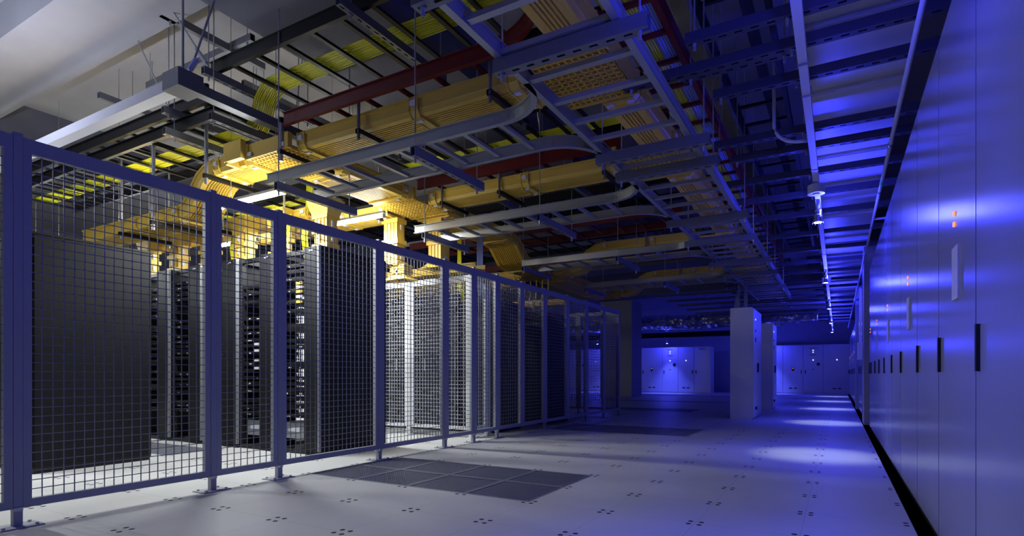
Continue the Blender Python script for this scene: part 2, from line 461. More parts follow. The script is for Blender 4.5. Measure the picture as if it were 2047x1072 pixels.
def duct_run(name, label, pts, w, h, n, side, joints, axis, group='yellow cable ducts', latches=True):
    """pts: centre line of the duct's bottom; joints: positions (along the axis) of couplings"""
    t = thing(name, label, 'cable duct', pts[0], group)
    MB().sweep(duct_profile(w, h, n), pts, side=side).build('trough', M['yellow'], t)
    P = [Vector(p) for p in pts]
    for j in joints:
        # locate the joint on the path
        ai = 0 if axis == 'x' else 1
        for a, b in zip(P[:-1], P[1:]):
            lo, hi = sorted((a[ai], b[ai]))
            if lo <= j <= hi:
                q = a + (b - a) * ((j - a[ai]) / (b[ai] - a[ai])); d = (b - a).normalized(); break
        else: continue
        c = MB().sweep(ring_profile(w, h), [q - d * .05, q + d * .05], side=side)
        for s in (-1, 1): c.sweep(ring_profile(w, h, .022), [q + d * (s * .05 - .006), q + d * (s * .05 + .006)], side=side)
        cp = c.build('coupling', M['yellow'], t)
        S = Vector(side)
        U = Vector((0, 0, 1))
        for s in (-1, 1):
            lc = q + S * s * (w / 2 + .02) + U * (h * .62)
            MB().box(lc.x - .03, lc.x + .03, lc.y - .012, lc.y + .012, lc.z - .022, lc.z + .022).build('latch', M['label'], cp) if axis == 'x' else MB().box(lc.x - .012, lc.x + .012, lc.y - .03, lc.y + .03, lc.z - .022, lc.z + .022).build('latch', M['label'], cp)
            lb = q + S * s * (w * .3) + U * (-.018)
            MB().box(lb.x - .03, lb.x + .03, lb.y - .02, lb.y + .02, lb.z - .01, lb.z + .012).build('latch', M['label'], cp)
    return t
def eggcrate(mb, x0, x1, y0, y1, z, pitch=.056, d=.024):
    mb.box(x0, x1, y0, y1, z + d, z + d + .008)
    n = max(2, round((x1 - x0) / pitch)); m = max(2, round((y1 - y0) / pitch))
    for k in range(n + 1):
        p = x0 + (x1 - x0) * k / n; mb.box(p - .006, p + .006, y0, y1, z, z + d)
    for k in range(m + 1):
        p = y0 + (y1 - y0) * k / m; mb.box(x0, x1, p - .006, p + .006, z, z + d)
def junction(label, x0, x1, y0, y1, z, h, openings, group='yellow duct junctions'):
    """openings: sides left open, any of '+x -x +y -y'"""
    t = thing('duct_junction', label, 'duct junction', ((x0 + x1) / 2, (y0 + y1) / 2, z), group)
    b = MB(); eggcrate(b, x0, x1, y0, y1, z); b.build('ribbed_floor', M['yellow'], t)
    g = .008
    def cor(xa, xb, ya, yb): MB().box(xa, xb, ya, yb, z, z + h).build('side_wall', M['yellow'], t)
    if '+x' not in openings: cor(x1, x1 + g, y0, y1)
    if '-x' not in openings: cor(x0 - g, x0, y0, y1)
    if '+y' not in openings: cor(x0, x1, y1, y1 + g)
    if '-y' not in openings: cor(x0, x1, y0 - g, y0)
    for cx_ in (x0, x1):
        for cy_ in (y0, y1):
            MB().box(cx_ - .025, cx_ + .025, cy_ - .025, cy_ + .025, z, z + h).build('corner_post', M['yellow'], t)
    for ya in (y0 - .02, y1 + .008): MB().box(x0 - .02, x1 + .02, ya, ya + .012, z - .008, z + .012).build('flange', M['yellow'], t)
    for cx_ in (x0 + .06, x1 - .06):
        MB().box(cx_ - .03, cx_ + .03, y0 - .03, y0 - .018, z + .02, z + .06).build('latch', M['label'], t)
    return t
MX0, MX1 = -1.76, -1.46          # main duct along the corridor
DW = .42; DH = .155
# duct runs along X
D1a, D1b = 3.75, 3.75 + DW
xc = lambda a, b: (a + b) / 2
y1c = xc(D1a, D1b)
duct_run('yellow_cable_duct', 'broad ribbed yellow cable duct crossing above the curved silver ladder, the one closest overhead', [(-2.17, y1c, ZD), (-4.85, y1c, ZD)], DW, DH, 9, (0, 1, 0), [-2.28, -3.3, -4.78], 'x')
LX0, LX1 = -5.55, -4.90
junction('waffle-bottomed yellow duct junction at the fence end of the first cross duct', LX0, LX1, 3.68, 4.35, ZD, DH, ['+x', '+y', '-x'])
# open stub end and the run stepping down towards the racks
t = thing('duct_end', 'pale yellow boxed end piece at the outer corner of the first duct junction', 'duct end', (-5.5, 3.7, ZD))
MB().box(-5.86, -5.56, 3.60, 3.66, ZD, ZD + .2).box(-5.86, -5.82, 3.62, 3.8, ZD - .02, ZD + .17).build('hood', M['yellow'], t)
steps = [(-5.58, y1c, ZD), (-6.3, y1c, ZD), (-6.42, y1c, ZD - .01), (-6.52, y1c, ZD - .06), (-6.78, y1c, ZD - .34), (-6.88, y1c, ZD - .40), (-7.0, y1c, ZD - .42), (-9.4, y1c, ZD - .42)]
duct_run('yellow_cable_duct', 'yellow cable duct bending down and over the front rack row beside the pole hangers', steps, DW, DH, 9, (0, 1, 0), [-5.65, -6.22, -7.05, -8.0], 'x')
# wide duct along Y above the fence
duct_run('yellow_cable_duct', 'wide yellow cable duct running lengthways just inside the corridor fence', [(xc(LX0, LX1), 4.38, ZD), (xc(LX0, LX1), 5.5, ZD)], LX1 - LX0 - .04, DH, 12, (1, 0, 0), [4.45, 5.42], 'y')
junction('waffle-bottomed yellow duct junction at the fence end of the second cross duct', LX0, LX1, 5.55, 6.25, ZD, DH, ['+x', '+y', '-x', '-y'])
# second cross duct
D2 = 5.98
duct_run('yellow_cable_duct', 'yellow cable duct crossing the aisle behind the first one, above the second ladder', [(-2.1, D2, ZD), (-4.86, D2, ZD)], .36, DH, 7, (0, 1, 0), [-2.2, -3.35, -4.78], 'x')
duct_run('yellow_cable_duct', 'bright yellow duct running from the second junction over the rear of the racks', [(-5.6, D2, ZD - .05), (-8.8, D2, ZD - .05)], .36, DH, 7, (0, 1, 0), [-5.7, -6.5, -7.6], 'x')
# Y duct continues and steps down to the third
pts = [(xc(LX0, LX1), 6.3, ZD), (xc(LX0, LX1), 8.0, ZD), (xc(LX0, LX1), 8.25, ZD - .04), (xc(LX0, LX1), 8.55, ZD - .3), (xc(LX0, LX1), 8.8, ZD - .36), (xc(LX0, LX1), 9.3, ZD - .36)]
duct_run('yellow_cable_duct', 'wide yellow duct with a bright curved step down before the third cross duct', pts, LX1 - LX0 - .04, DH, 12, (1, 0, 0), [6.4, 8.0, 8.9], 'y')
D3 = 9.72; Z3 = ZD - .36
junction('waffle-bottomed yellow duct junction at the fence end of the third cross duct', LX0, LX1, 9.35, 10.05, Z3, DH, ['+x', '+y', '-x', '-y'])
duct_run('yellow_cable_duct', 'yellow duct of the third crossing that steps up in a double bend', [(-4.86, D3, Z3), (-4.45, D3, Z3), (-4.3, D3, Z3 + .03), (-4.08, D3, Z3 + .28), (-3.95, D3, Z3 + .34), (-3.8, D3, ZD), (-2.05, D3, ZD)], .36, DH, 7, (0, 1, 0), [-4.6, -3.8, -2.9, -2.15], 'x')
duct_run('yellow_cable_duct', 'short yellow duct behind the third junction over the dark cabinets', [(-5.6, D3, Z3), (-9.0, D3, Z3)], .36, DH, 7, (0, 1, 0), [-5.7, -7.4], 'x')
duct_run('yellow_cable_duct', 'low yellow duct running lengthways between the third and fourth junctions', [(xc(LX0, LX1), 10.1, Z3), (xc(LX0, LX1), 12.6, Z3)], LX1 - LX0 - .04, DH, 12, (1, 0, 0), [10.2, 12.5], 'y')
D4 = 12.95
junction('waffle-bottomed yellow duct junction at the end of the fourth cross duct', LX0, LX1, 12.65, 13.3, Z3 , DH, ['+x', '-x', '-y'])
duct_run('yellow_cable_duct', 'yellow duct of the fourth crossing with a double bend above the fence end', [(-4.86, D4, Z3), (-4.5, D4, Z3), (-4.35, D4, Z3 + .03), (-4.1, D4, Z3 + .28), (-3.97, D4, Z3 + .34), (-3.85, D4, ZD), (-2.05, D4, ZD)], .36, DH, 7, (0, 1, 0), [-4.62, -3.8, -2.9, -2.15], 'x')
# main duct along the corridor
cm = xc(MX0, MX1); mw = MX1 - MX0
jy = [(3.62, 4.3), (5.65, 6.3), (9.4, 10.05), (12.65, 13.25)]
prev = 1.6
names = ['starting overhead', 'between the first and second crossings', 'between the second and third crossings', 'between the third and fourth crossings', 'past the fourth crossing']
for k, (a, b_) in enumerate(jy + [(14.6, 14.6)]):
    if a - prev > .2:
        js = [prev + .1] + [prev + (a - prev) * .5] * (a - prev > 2.2) + [a - .1]
        duct_run('yellow_cable_duct', 'narrow yellow duct lengthways beside the corridor ladder, part %s' % names[k], [(cm, prev, ZD), (cm, a, ZD)], mw, DH + .02, 5, (1, 0, 0), js, 'y')
    if b_ > a:
        junction('waffle-bottomed yellow duct crossing where the %s cross duct meets the corridor duct' % ORD[k], -2.14, MX1 + .02, a, b_, ZD - .004, DH + .02, ['-x', '+y', '-y'])
    prev = b_
# lower duct over the racks with drops to the cable managers
ZR = 2.88; RYc = 4.72
duct_run('yellow_cable_duct', 'bright yellow duct low above the front racks feeding the drop chutes', [(-5.75, RYc, ZR), (-9.6, RYc, ZR)], .26, .12, 5, (0, 1, 0), [-5.82, -6.5, -7.3, -8.1, -8.9], 'x')
def drop_chute(x, y, z0, z1, label, w=.22, d=.15, flare=True, hood=True):
    t = thing('drop_chute', label, 'cable chute', (x, y, z0), 'yellow cable drop chutes')
    b = MB(); g = .006
    b.box(x - w / 2, x + w / 2, y - d / 2, y - d / 2 + g, z0, z1).box(x - w / 2, x + w / 2, y + d / 2 - g, y + d / 2, z0, z1)
    b.box(x - w / 2, x - w / 2 + g, y - d / 2, y + d / 2, z0, z1).box(x + w / 2 - g, x + w / 2, y - d / 2, y + d / 2, z0, z1)
    for fx in (-.06, 0, .06): b.box(x + fx - .006, x + fx + .006, y - d / 2 - .012, y - d / 2, z0, z1)
    b.build('chute', M['yellow'], t)
    for z in (z0 + .02, (z0 + z1) / 2, z1 - .03):
        r = MB().box(x - w / 2 - .02, x + w / 2 + .02, y - d / 2 - .02, y - d / 2 - .002, z - .03, z + .03).box(x - w / 2 - .02, x + w / 2 + .02, y + d / 2 + .002, y + d / 2 + .02, z - .03, z + .03)
        r.box(x - w / 2 - .02, x - w / 2 - .002, y - d / 2, y + d / 2, z - .03, z + .03).box(x + w / 2 + .002, x + w / 2 + .02, y - d / 2, y + d / 2, z - .03, z + .03)
        r.build('collar', M['yellow'], t)
    for z in (z0 + .12, z1 - .12):
        MB().box(x + w / 2, x + w / 2 + .012, y - .016, y + .016, z - .035, z + .035).build('latch', M['label'], t)
        MB().box(x - .015, x + .01, y - d / 2 - .024, y - d / 2 - .012, z - .035, z + .035).build('latch', M['label'], t)
    if flare:
        f = MB(); n = len(f.v)
        a, c_ = w / 2 + .005, d / 2 + .005; A, D_ = w / 2 + .09, d / 2 + .07
        f.v += [(x - a, y - c_, z0 + .06), (x + a, y - c_, z0 + .06), (x + a, y + c_, z0 + .06), (x - a, y + c_, z0 + .06), (x - A, y - D_, z0 - .02), (x + A, y - D_, z0 - .02), (x + A, y + D_, z0 - .02), (x - A, y + D_, z0 - .02)]
        f.f += [(0, 1, 5, 4), (1, 2, 6, 5), (2, 3, 7, 6), (3, 0, 4, 7)]
        f.build('flared_mouth', M['yellow'], t)
    if hood:
        f = MB(); a, c_ = w / 2 + .01, d / 2 + .01; A, D_ = w / 2 + .08, d / 2 + .05
        f.v += [(x - a, y - c_, z1 - .06), (x + a, y - c_, z1 - .06), (x + a, y + c_, z1 - .06), (x - a, y + c_, z1 - .06), (x - A, y - D_, z1 + .16), (x + A, y - D_, z1 + .16), (x + A, y + D_, z1 + .16), (x - A, y + D_, z1 + .16)]
        f.f += [(0, 1, 5, 4), (1, 2, 6, 5), (2, 3, 7, 6), (3, 0, 4, 7)]
        f.build('hood', M['yellow'], t)
    return t
for k, (a, b_) in enumerate(mx[:6]):
    drop_chute((a + b_) / 2 - .04, 4.54, RH + .01, RH + .42, 'bright yellow chute dropping from the low duct onto the %s cable manager' % ORD[k], flare=False)
drop_chute(-5.62, D2 - .02, 2.50, 3.16, 'long yellow chute behind the fence at the back of the end rack', w=.26, flare=False, hood=False)
drop_chute(-5.20, 6.45, 2.52, 3.22, 'yellow chute with a flared mouth hanging over the inner cross fence', w=.24, d=.2, hood=False)
drop_chute(-5.5, D2, 2.3, 2.5, 'yellow chute low behind the end rack', flare=True, hood=False)
# a thin low yellow duct seen through the mesh behind the inner fence
duct_run('yellow_cable_duct', 'low yellow duct passing over the dark cabinets behind the inner fence', [(-4.75, 8.05, 2.42), (-9.4, 8.05, 2.42)], .26, .12, 5, (0, 1, 0), [-5.4, -6.6, -7.8], 'x')
duct_run('yellow_cable_duct', 'long low yellow duct between the inner fence and its cabinets', [(-4.9, 7.1, 2.55), (-9.6, 7.1, 2.55)], .26, .12, 5, (0, 1, 0), [-5.6, -6.8, -8.0], 'x')
duct_run('yellow_cable_duct', 'dim low yellow duct over the cabinets at the cage end', [(-4.6, 9.7, 2.30), (-7.5, 9.7, 2.30)], .22, .11, 5, (0, 1, 0), [-5.4, -6.4], 'x')
# hanging yellow leads
random.seed(3)
for k in range(4):
    x = -5.92 - .03 * k
    lead([(x, 4.75, 2.43), (x - .01, 4.72, 2.7), (x + .04, 4.72, 2.95), (x + .05, 4.75, 3.15), (x + .05, 4.75, 3.5)], .009, M['cable'], 'yellow_cable', 'bright yellow cable rising from the rack top beside the first chute', 'yellow cables rising from the first bay')
for k in range(4):
    x = -7.42 - .03 * k
    lead([(x, 4.75, 2.43), (x - .01, 4.72, 2.7), (x + .04, 4.72, 2.95), (x + .05, 4.75, 3.1)], .009, M['cable'], 'yellow_cable', 'bright yellow cable rising from the rack top beside the third chute', 'yellow cables rising from the third bay')
for k in range(5):
    x = -5.35 - .016 * k
    lead([(x, 7.2, 3.235), (x, 7.2, 2.6), (x - .03, 7.25, 2.35), (x - .12, 7.5, 2.15)], .009, M['cable'], 'yellow_cable', 'yellow cable dropping in a bunch behind the inner cross fence', 'yellow cables behind the inner fence')
for k in range(6):
    x = -5.0 - .02 * k
    lead([(x, 7.3, 3.235), (x, 7.3, 2.8), (x - .02, 7.32, 2.4), (x - .06, 7.5, 2.15)], .011, M['bluecable'], 'pale_blue_cable', 'pale blue cable dropping in a bunch behind the inner fence corner', 'pale blue cables behind the inner fence')
for k in range(6):
    x = -4.85 - .13 * k
    lead([(x, 9.3, 2.75), (x, 9.28, 2.45), (x - .06, 9.3, 2.28), (x - .1, 9.4, 2.13)], .012, M['yellow'], 'orange_cable', 'orange-yellow cable curving down onto the cabinets at the cage end', 'orange cables at the cage end')

# ------------------------------------------------------------------ struts, rods, ladders
def c_profile(h, f, g=.006):
    """C channel, web at a=0, flanges towards +a, b from 0 to h"""
    return [(0, 0), (f, 0), (f, g), (g, g), (g, h - g), (f, h - g), (f, h), (0, h)]
def i_profile(h, f=.044, g=.007):
    return [(-f / 2, 0), (f / 2, 0), (f / 2, g), (g / 2, g), (g / 2, h - g), (f / 2, h - g), (f / 2, h), (-f / 2, h), (-f / 2, h - g), (-g / 2, h - g), (-g / 2, g), (-f / 2, g)]
def ladder(label, axis, c0, c1, a0, a1, z, m=None, rh=.1, pitch=.346, ph=0.0, group='silver cable ladders', name='cable_ladder', rungw=.035, rungz=.012, rail_ranges=None, extra=None):
    """rails at c0 < c1 (cross position), running from a0 to a1 on the axis"""
    m = m or M['alu']
    loc = ((a0 + a1) / 2, (c0 + c1) / 2, z) if axis == 'x' else ((c0 + c1) / 2, (a0 + a1) / 2, z)
    t = thing(name, label, 'cable ladder', loc, group)
    rr = rail_ranges or [[(c0, a0, a1, 1)], [(c1, a0, a1, -1)]]
    for rail in rr:
        mb = MB()
        for (c, s, e, sg) in rail:
            pr = i_profile(rh)
            if axis == 'x': mb.sweep(pr, [(s, c, z), (e, c, z)], side=(0, 1, 0))
            else: mb.sweep(pr, [(c, s, z), (c, e, z)], side=(1, 0, 0))
        mb.build('side_rail', m, t)
    g = rungw / 2; first_r = None
    n = 0; p = a0 + ph
    while p < a1 - .02:
        if first_r is None:
            if axis == 'x': first_r = MB().box(p - g, p + g, c0 + .022, c1 - .022, z + rungz, z + rungz + .03).build('rung', m, t)
            else: first_r = MB().box(c0 + .003, c1 - .003, p - g, p + g, z + rungz, z + rungz + .03).build('rung', m, t)
            p0 = p
        else:
            o = first_r.copy(); C.objects.link(o); o.parent = t
            o.location = (p - p0, 0, 0) if axis == 'x' else (0, p - p0, 0)
        p += pitch
    if extra: extra(t)
    return t
def arc(cx_, cy_, r, a0, a1, z, n=14): return [(cx_ + r * math.cos(a0 + (a1 - a0) * k / n), cy_ + r * math.sin(a0 + (a1 - a0) * k / n), z) for k in range(n + 1)]
def strut(label, axis, c, a0, a1, z, w=.045, h=.08, rods=(), rod_top=ZC, m=None, slots=True, group='slotted support channels', rod_m=None, rod_r=.006, hang=True):
    """slotted channel, bottom at z; rods at positions along it hang it from above"""
    m = m or M['strut']
    loc = ((a0 + a1) / 2, c, z) if axis == 'x' else (c, (a0 + a1) / 2, z)
    t = thing('support_channel', label, 'support channel', loc, group)
    mb = MB(); g = .004
    def bx(pa, pb, ca, cb, za, zb):
        if axis == 'x': mb.box(pa, pb, c + ca, c + cb, za, zb)
        else: mb.box(c + ca, c + cb, pa, pb, za, zb)
    bx(a0, a1, -w / 2, -w / 2 + g, z, z + h); bx(a0, a1, w / 2 - g, w / 2, z, z + h)
    if slots:
        s = w * .22
        bx(a0, a1, -w / 2 + g, -s / 2 - .002, z, z + g); bx(a0, a1, s / 2 + .002, w / 2 - g, z, z + g)
        p = a0 + .02
        bx(a0, a0 + .02, -s / 2 - .002, s / 2 + .002, z, z + g)
        while p < a1:
            q0 = p + .05; q1 = min(p + .1, a1)
            if q0 < a1: bx(q0, q1, -s / 2 - .002, s / 2 + .002, z, z + g)
            p += .1
        bx(a0, a1, -w / 2 + g, w / 2 - g, z + h - g, z + h)
    else:
        bx(a0, a1, -w / 2 + g, w / 2 - g, z, z + g); bx(a0, a1, -w / 2 + g, w / 2 - g, z + h - g, z + h)
    mb.build('channel', m, t)
    for p in rods:
        x, y = (p, c) if axis == 'x' else (c, p)
        r_ = MB().cyl((x, y, z - .05), (x, y, rod_top), rod_r, 8); r_.build('rod', rod_m or M['steel'], t)
        MB().cyl((x, y, z - .012), (x, y, z), .014, 6).cyl((x, y, z - .05), (x, y, z - .012), .010, 8).build('nut', M['steel'], t)
    return t
ZL = 2.84
# corridor ladder with the fillets of the cross ladders
LYL, LYR = -1.79, -1.045
ladder('long silver cable ladder running overhead down the corridor', 'y', LYL, LYR, .35, 15.2, ZL, rh=.1, ph=(1.832 * 1.9 - .35) % .346, rungw=.045)
cross = [('first', 3.535, 4.10), ('second', 5.72, 6.28), ('third', 8.35, 8.95), ('fourth', 11.1, 11.75)]
for nm, y0_, y1_ in cross:
    R_ = .42
    def fillets(t, y0_=y0_, y1_=y1_, R_=R_):
        MB().sweep(i_profile(.1), arc(LYL - R_, y0_ - R_, R_, math.pi / 2, 0, ZL), up=(0, 0, 1)).build('curved_rail', M['alu'], t)
        MB().sweep(i_profile(.1), arc(LYL - R_, y1_ + R_, R_, -math.pi / 2, 0, ZL), up=(0, 0, 1)).build('curved_rail', M['alu'], t)
        for yy, s in ((y0_, -1), (y1_, 1)):
            MB().box(LYL - R_ - .16, LYL - R_ + .1, yy + s * .004 - .003, yy + s * .004 + .003, ZL + .02, ZL + .08).build('splice_plate', M['alu'], t)
            for bx_ in (-.12, -.07, .02, .07):
                MB().cyl((LYL - R_ + bx_, yy + s * .007, ZL + .05), (LYL - R_ + bx_, yy + s * .014, ZL + .05), .009, 6).build('bolt', M['steel'], t)
    ladder('silver cable ladder of the %s crossing, curving into the corridor ladder' % nm, 'x', y0_, y1_, -5.02 if y0_ < 8 else -4.88, LYL - .42, ZL, ph=.32, extra=fillets, rungw=.04)
# channels under the corridor ladder
for k, (p, a0, a1) in enumerate(((2.11, -1.85, -.86), (2.81, -1.83, -.87), (4.44, -1.84, -.88), (4.92, -1.84, -.90), (6.75, -1.86, -.90), (7.9, -1.92, -.95), (9.6, -1.92, -.95), (10.8, -1.92, -.95), (12.6, -1.92, -.95))):
    strut('slotted channel crossing beneath the corridor ladder, %s counting down the corridor' % ORD[k], 'x', p, a0, a1, ZL - .085, w=.07, rods=(a0 + .05, a1 - .05), group='channels under the corridor ladder')
# channels under the cross ladders
for nm, y0_, y1_ in cross:
    for k, x in enumerate((-4.85, -3.10)):
        strut('channel beneath the %s cross ladder, %s' % (nm, ('at its cage end', 'at its middle')[k]), 'y', x, y0_ - .03, y1_ + .42, ZL - .085, w=.055, rods=(y0_ + .0, y1_ + .33), group='channels under the cross ladders', m=M['strut'])

# red ladders
ZRD = 3.44
def red_ladder(label, y0_, y1_, xa, xb, curve):
    def ex(t):
        if curve:
            MB().sweep(i_profile(.13), arc(xb, y0_ - .75, .75, math.pi / 2, math.pi / 5, ZRD), up=(0, 0, 1)).build('curved_rail', M['redsteel'], t)
    ladder(label, 'x', y0_, y1_, xa, xb, ZRD, m=M['redsteel'], rh=.13, pitch=.40, ph=.3, group='red cable ladders', name='red_cable_ladder', extra=ex)
red_ladder('dark red cable ladder high above the first yellow cross duct', 3.63, 4.3, -4.9, -2.45, True)
red_ladder('dark red cable ladder high above the second yellow cross duct', 5.75, 6.4, -5.0, -2.1, False)
red_ladder('red cable ladder above the third cross ladder', 8.5, 9.3, -7.6, -2.1, False)
red_ladder('red cable ladder above the fourth cross ladder', 11.2, 11.9, -7.6, -2.1, False)
ladder('long red cable ladder carrying yellow cables down the corridor', 'y', -1.70, -1.08, .6, 16.0, ZRD, m=M['redsteel'], rh=.12, pitch=.40, ph=.2, group='red cable ladders', name='red_cable_ladder')
for k, (x, y) in enumerate(((-3.93, 3.70), (-2.46, 3.70), (-3.7, 5.80), (-2.3, 5.80), (-4.6, 5.80), (-3.0, 9.5), (-2.1, 9.5), (-3.2, 12.7))):
    # duct hangers: strut under the duct and thick rods up to the red ladder
    yy = {3.70: (3.68, 4.30), 5.80: (5.75, 6.34), 9.5: (9.48, 9.98), 12.7: (12.7, 13.2)}[y]
    strut('black hanger channel under a yellow cross duct, %s counted from overhead' % ORD[k], 'y', x, yy[0], yy[1], ZD - .055, w=.045, h=.045, slots=False, m=M['blacksteel'], rods=(yy[0] + .02, yy[1] - .05), rod_top=ZRD + .13, rod_m=M['strut'], rod_r=.015, group='black hanger channels under the yellow ducts')
# pole hangers at the fence end
for k, (x, y, zt, zb, lab) in enumerate(((-6.33, 3.69, 4.2, ZD - .05, 'grey pole hanger dropping past the stepped duct outside the cage'), (-7.3, 3.62, 3.72, ZD - .47, 'grey pole hanger at the lower part of the stepped duct'), (-4.98, 3.66, 3.5, ZD - .05, 'slim grey pole hanger at the boxed duct end'))):
    t = thing('pole_hanger', lab, 'hanger', (x, y, zb))
    MB().cyl((x, y, zb - .08), (x, y, zt), .02, 10).build('pole', M['steel'], t)
    MB().box(x - .022, x + .022, y - .03, y + .66, zb - .01, zb + .035).build('cross_arm', M['blacksteel'], t)
    MB().cyl((x, y, zt), (x, y, zt + .05), .03, 8).build('clamp', M['blacksteel'], t)
for k, (x, y0_, y1_, z) in enumerate(((-8.3, 3.7, 4.35, ZD - .47), (-6.0, 4.42, 4.9, ZR - .05), (-7.25, 4.42, 4.9, ZR - .05), (-5.75, D2 - .22, D2 + .25, ZD - .1), (-7.0, D2 - .22, D2 + .25, ZD - .1))):
    strut('black hanger channel under the bright ducts over the racks, %s of five' % ORD[k], 'y', x, y0_, y1_, z, w=.04, h=.045, slots=False, m=M['blacksteel'], rods=(y0_ + .03, y1_ - .03), rod_top=3.9, rod_r=.012, group='hanger channels over the racks')

# black ladders higher up, with yellow cables
def black_ladder(label, y0_, y1_, xa, xb, z, ph=.0, pitch=.40):
    return ladder(label, 'x', y0_, y1_, xa, xb, z, m=M['blacksteel'], rh=.14, pitch=pitch, ph=ph, group='black cable ladders', name='black_cable_ladder', rungw=.045, rungz=.0)
ZB = 4.19
black_ladder('high black cable ladder overhead carrying a flat band of yellow cables', 3.55, 4.72, -6.0, -1.9, ZB, ph=.39)
black_ladder('high black cable ladder in the second span', 5.95, 7.0, -6.3, -1.9, ZB, ph=.3)
black_ladder('high black cable ladder in the third span', 8.9, 9.9, -9.5, -1.9, ZB - .1, ph=.3)
black_ladder('high black cable ladder in the fourth span', 11.9, 12.9, -9.5, -1.9, ZB - .1, ph=.3)
black_ladder('black cable ladder above the racks, upper of the stacked pair', 3.58, 4.5, -11.5, -6.05, 3.94, ph=.1)
black_ladder('black cable ladder above the racks, lower of the stacked pair', 3.54, 4.45, -11.5, -5.95, 3.70, ph=.25)
black_ladder('black cable ladder above the back of the racks', 5.6, 6.5, -11.5, -5.9, 3.70, ph=.25)
black_ladder('black cable ladder above the dark cabinets behind the inner fence', 7.6, 8.5, -11.5, -5.6, 3.70, ph=.25)
ladder('black cable ladder running lengthways beyond the red one', 'y', -1.02, -.5, .6, 15.0, 3.95, m=M['blacksteel'], rh=.1, pitch=.5, group='black cable ladders', name='black_cable_ladder')
# flat bands of yellow cables: one mesh per cable, copied
def cable_band(pts, n, step, stepdir, r, label, group, m='cable', name='yellow_cable'):
    pr = [(r * math.cos(a * math.pi / 4), r * math.sin(a * math.pi / 4)) for a in range(8)]
    sd = (0, 1, 0) if stepdir == 'y' else (1, 0, 0)
    src = MB().sweep(pr, pts, side=sd, up=(1, 0, 0)).build(name, M[m], None, True)
    tag(src, label, 'cable', group)
    for k in range(1, n):
        o = src.copy(); C.objects.link(o)
        jx = random.uniform(-.003, .003)
        o.location = (0, k * step + jx, random.uniform(0, .006)) if stepdir == 'y' else (k * step + jx, 0, random.uniform(0, .006))
def band_x(xa, xb, y, z): return [(xa + (xb - xa) * k / 14, y, z) for k in range(15)]
curl = [(-5.95, 3.93, 3.80), (-5.90, 3.93, 3.86), (-5.86, 3.93, 3.95), (-5.80, 3.93, 4.08), (-5.70, 3.93, 4.19), (-5.58, 3.93, 4.235)]
cable_band(curl + [(-1.95 - 3.63 * (1 - k / 8) + 0, 3.93, 4.24) for k in range(1, 9)], 12, .023, 'y', .0088, 'yellow cable in the flat band on the high black ladder overhead', 'yellow cables on the high black ladder')
cable_band(band_x(-11.4, -5.9, 3.86, 3.75), 12, .023, 'y', .0088, 'bright yellow cable in the band on the lower black ladder over the racks', 'yellow cables on the lower black ladder')
cable_band(band_x(-6.2, -1.9, 6.58, 4.24), 12, .023, 'y', .0088, 'yellow cable in the band on the second high black ladder', 'yellow cables on the second black ladder')
cable_band(band_x(-11.4, -5.9, 5.9, 3.75), 10, .023, 'y', .0088, 'yellow cable in the band above the back of the racks', 'yellow cables above the rack backs')
cable_band([(-1.44, .6 + 15.3 * k / 10, ZRD + .055) for k in range(11)], 10, .022, 'x', .0105, 'yellow cable lying lengthways on the long red ladder', 'yellow cables on the long red ladder')
cable_band([(-1.2, .6 + 15.3 * k / 10, ZRD + .05) for k in range(11)], 4, .022, 'x', .010, 'pale blue cable lying lengthways on the long red ladder', 'pale blue cables on the long red ladder', 'bluecable', 'pale_blue_cable')

# high channels, rods and braces over the front of the cage
def chan(label, axis, c, a0, a1, z, rods, w=.06, h=.08, m=None, slots=True):
    return strut(label, axis, c, a0, a1, z, w=w, h=h, rods=rods, m=m, slots=slots, group='high channels near the ceiling')
chan('slotted channel carrying the end of the high black ladder', 'y', -5.86, 3.38, 4.75, 4.10, (3.44, 4.68))
chan('slotted channel crossing the high black ladder at its middle', 'y', -3.75, 3.3, 4.75, 4.10, (3.44, 4.68))
chan('slotted channel at the upper black ladder over the racks', 'y', -6.62, 3.38, 4.6, 3.86, (3.44, 4.5))
chan('slotted channel at the lower black ladder over the racks', 'y', -6.60, 3.38, 4.6, 3.62, (3.49, 4.45))
chan('slotted channel below the lower black ladder nearer the fence', 'y', -5.80, 3.42, 4.6, 3.62, (3.46, 4.5))
chan('slotted channel crossing the second high black ladder', 'y', -3.75, 5.8, 7.1, 4.10, (5.9, 7.0))
chan('slotted channel at the cage end of the second high black ladder', 'y', -6.0, 5.8, 7.1, 4.10, (5.9, 7.0))
chan('pale channel hung high by the ceiling over the cage, running towards the racks', 'y', -6.62 + .3, 3.2, 4.4, 4.75, (3.3,), m=M['strut'], slots=False)
chan('grey channel hung high between two rods before the black ladder', 'x', 4.0, -8.2, -5.95, 4.80, (-8.1, -6.05), m=M['strut'], slots=False)
chan('long grey channel high over the second span', 'x', 6.0, -6.6, -4.35, 4.6, (-6.5, -4.45), slots=False)
chan('thin grey channel high over the front rack row', 'y', -8.6, 3.6, 6.6, 4.6, (4.0, 6.2), slots=False)
chan('thin grey channel high beyond the yellow cable band', 'y', -6.9, 4.5, 8.0, 4.75, (4.8, 7.4), slots=False)
chan('pale channel high above the dark cabinets', 'x', 8.6, -8.0, -5.2, 3.55, (-7.8, -5.4), slots=False, m=M['alu'])
chan('grey channel high over the inner cross fence', 'y', -4.6, 6.6, 9.2, 3.6, (6.8, 9.0), slots=False)
chan('grey channel high past the inner cross fence', 'y', -3.3, 6.5, 9.0, 3.6, (6.8, 8.8), slots=False)
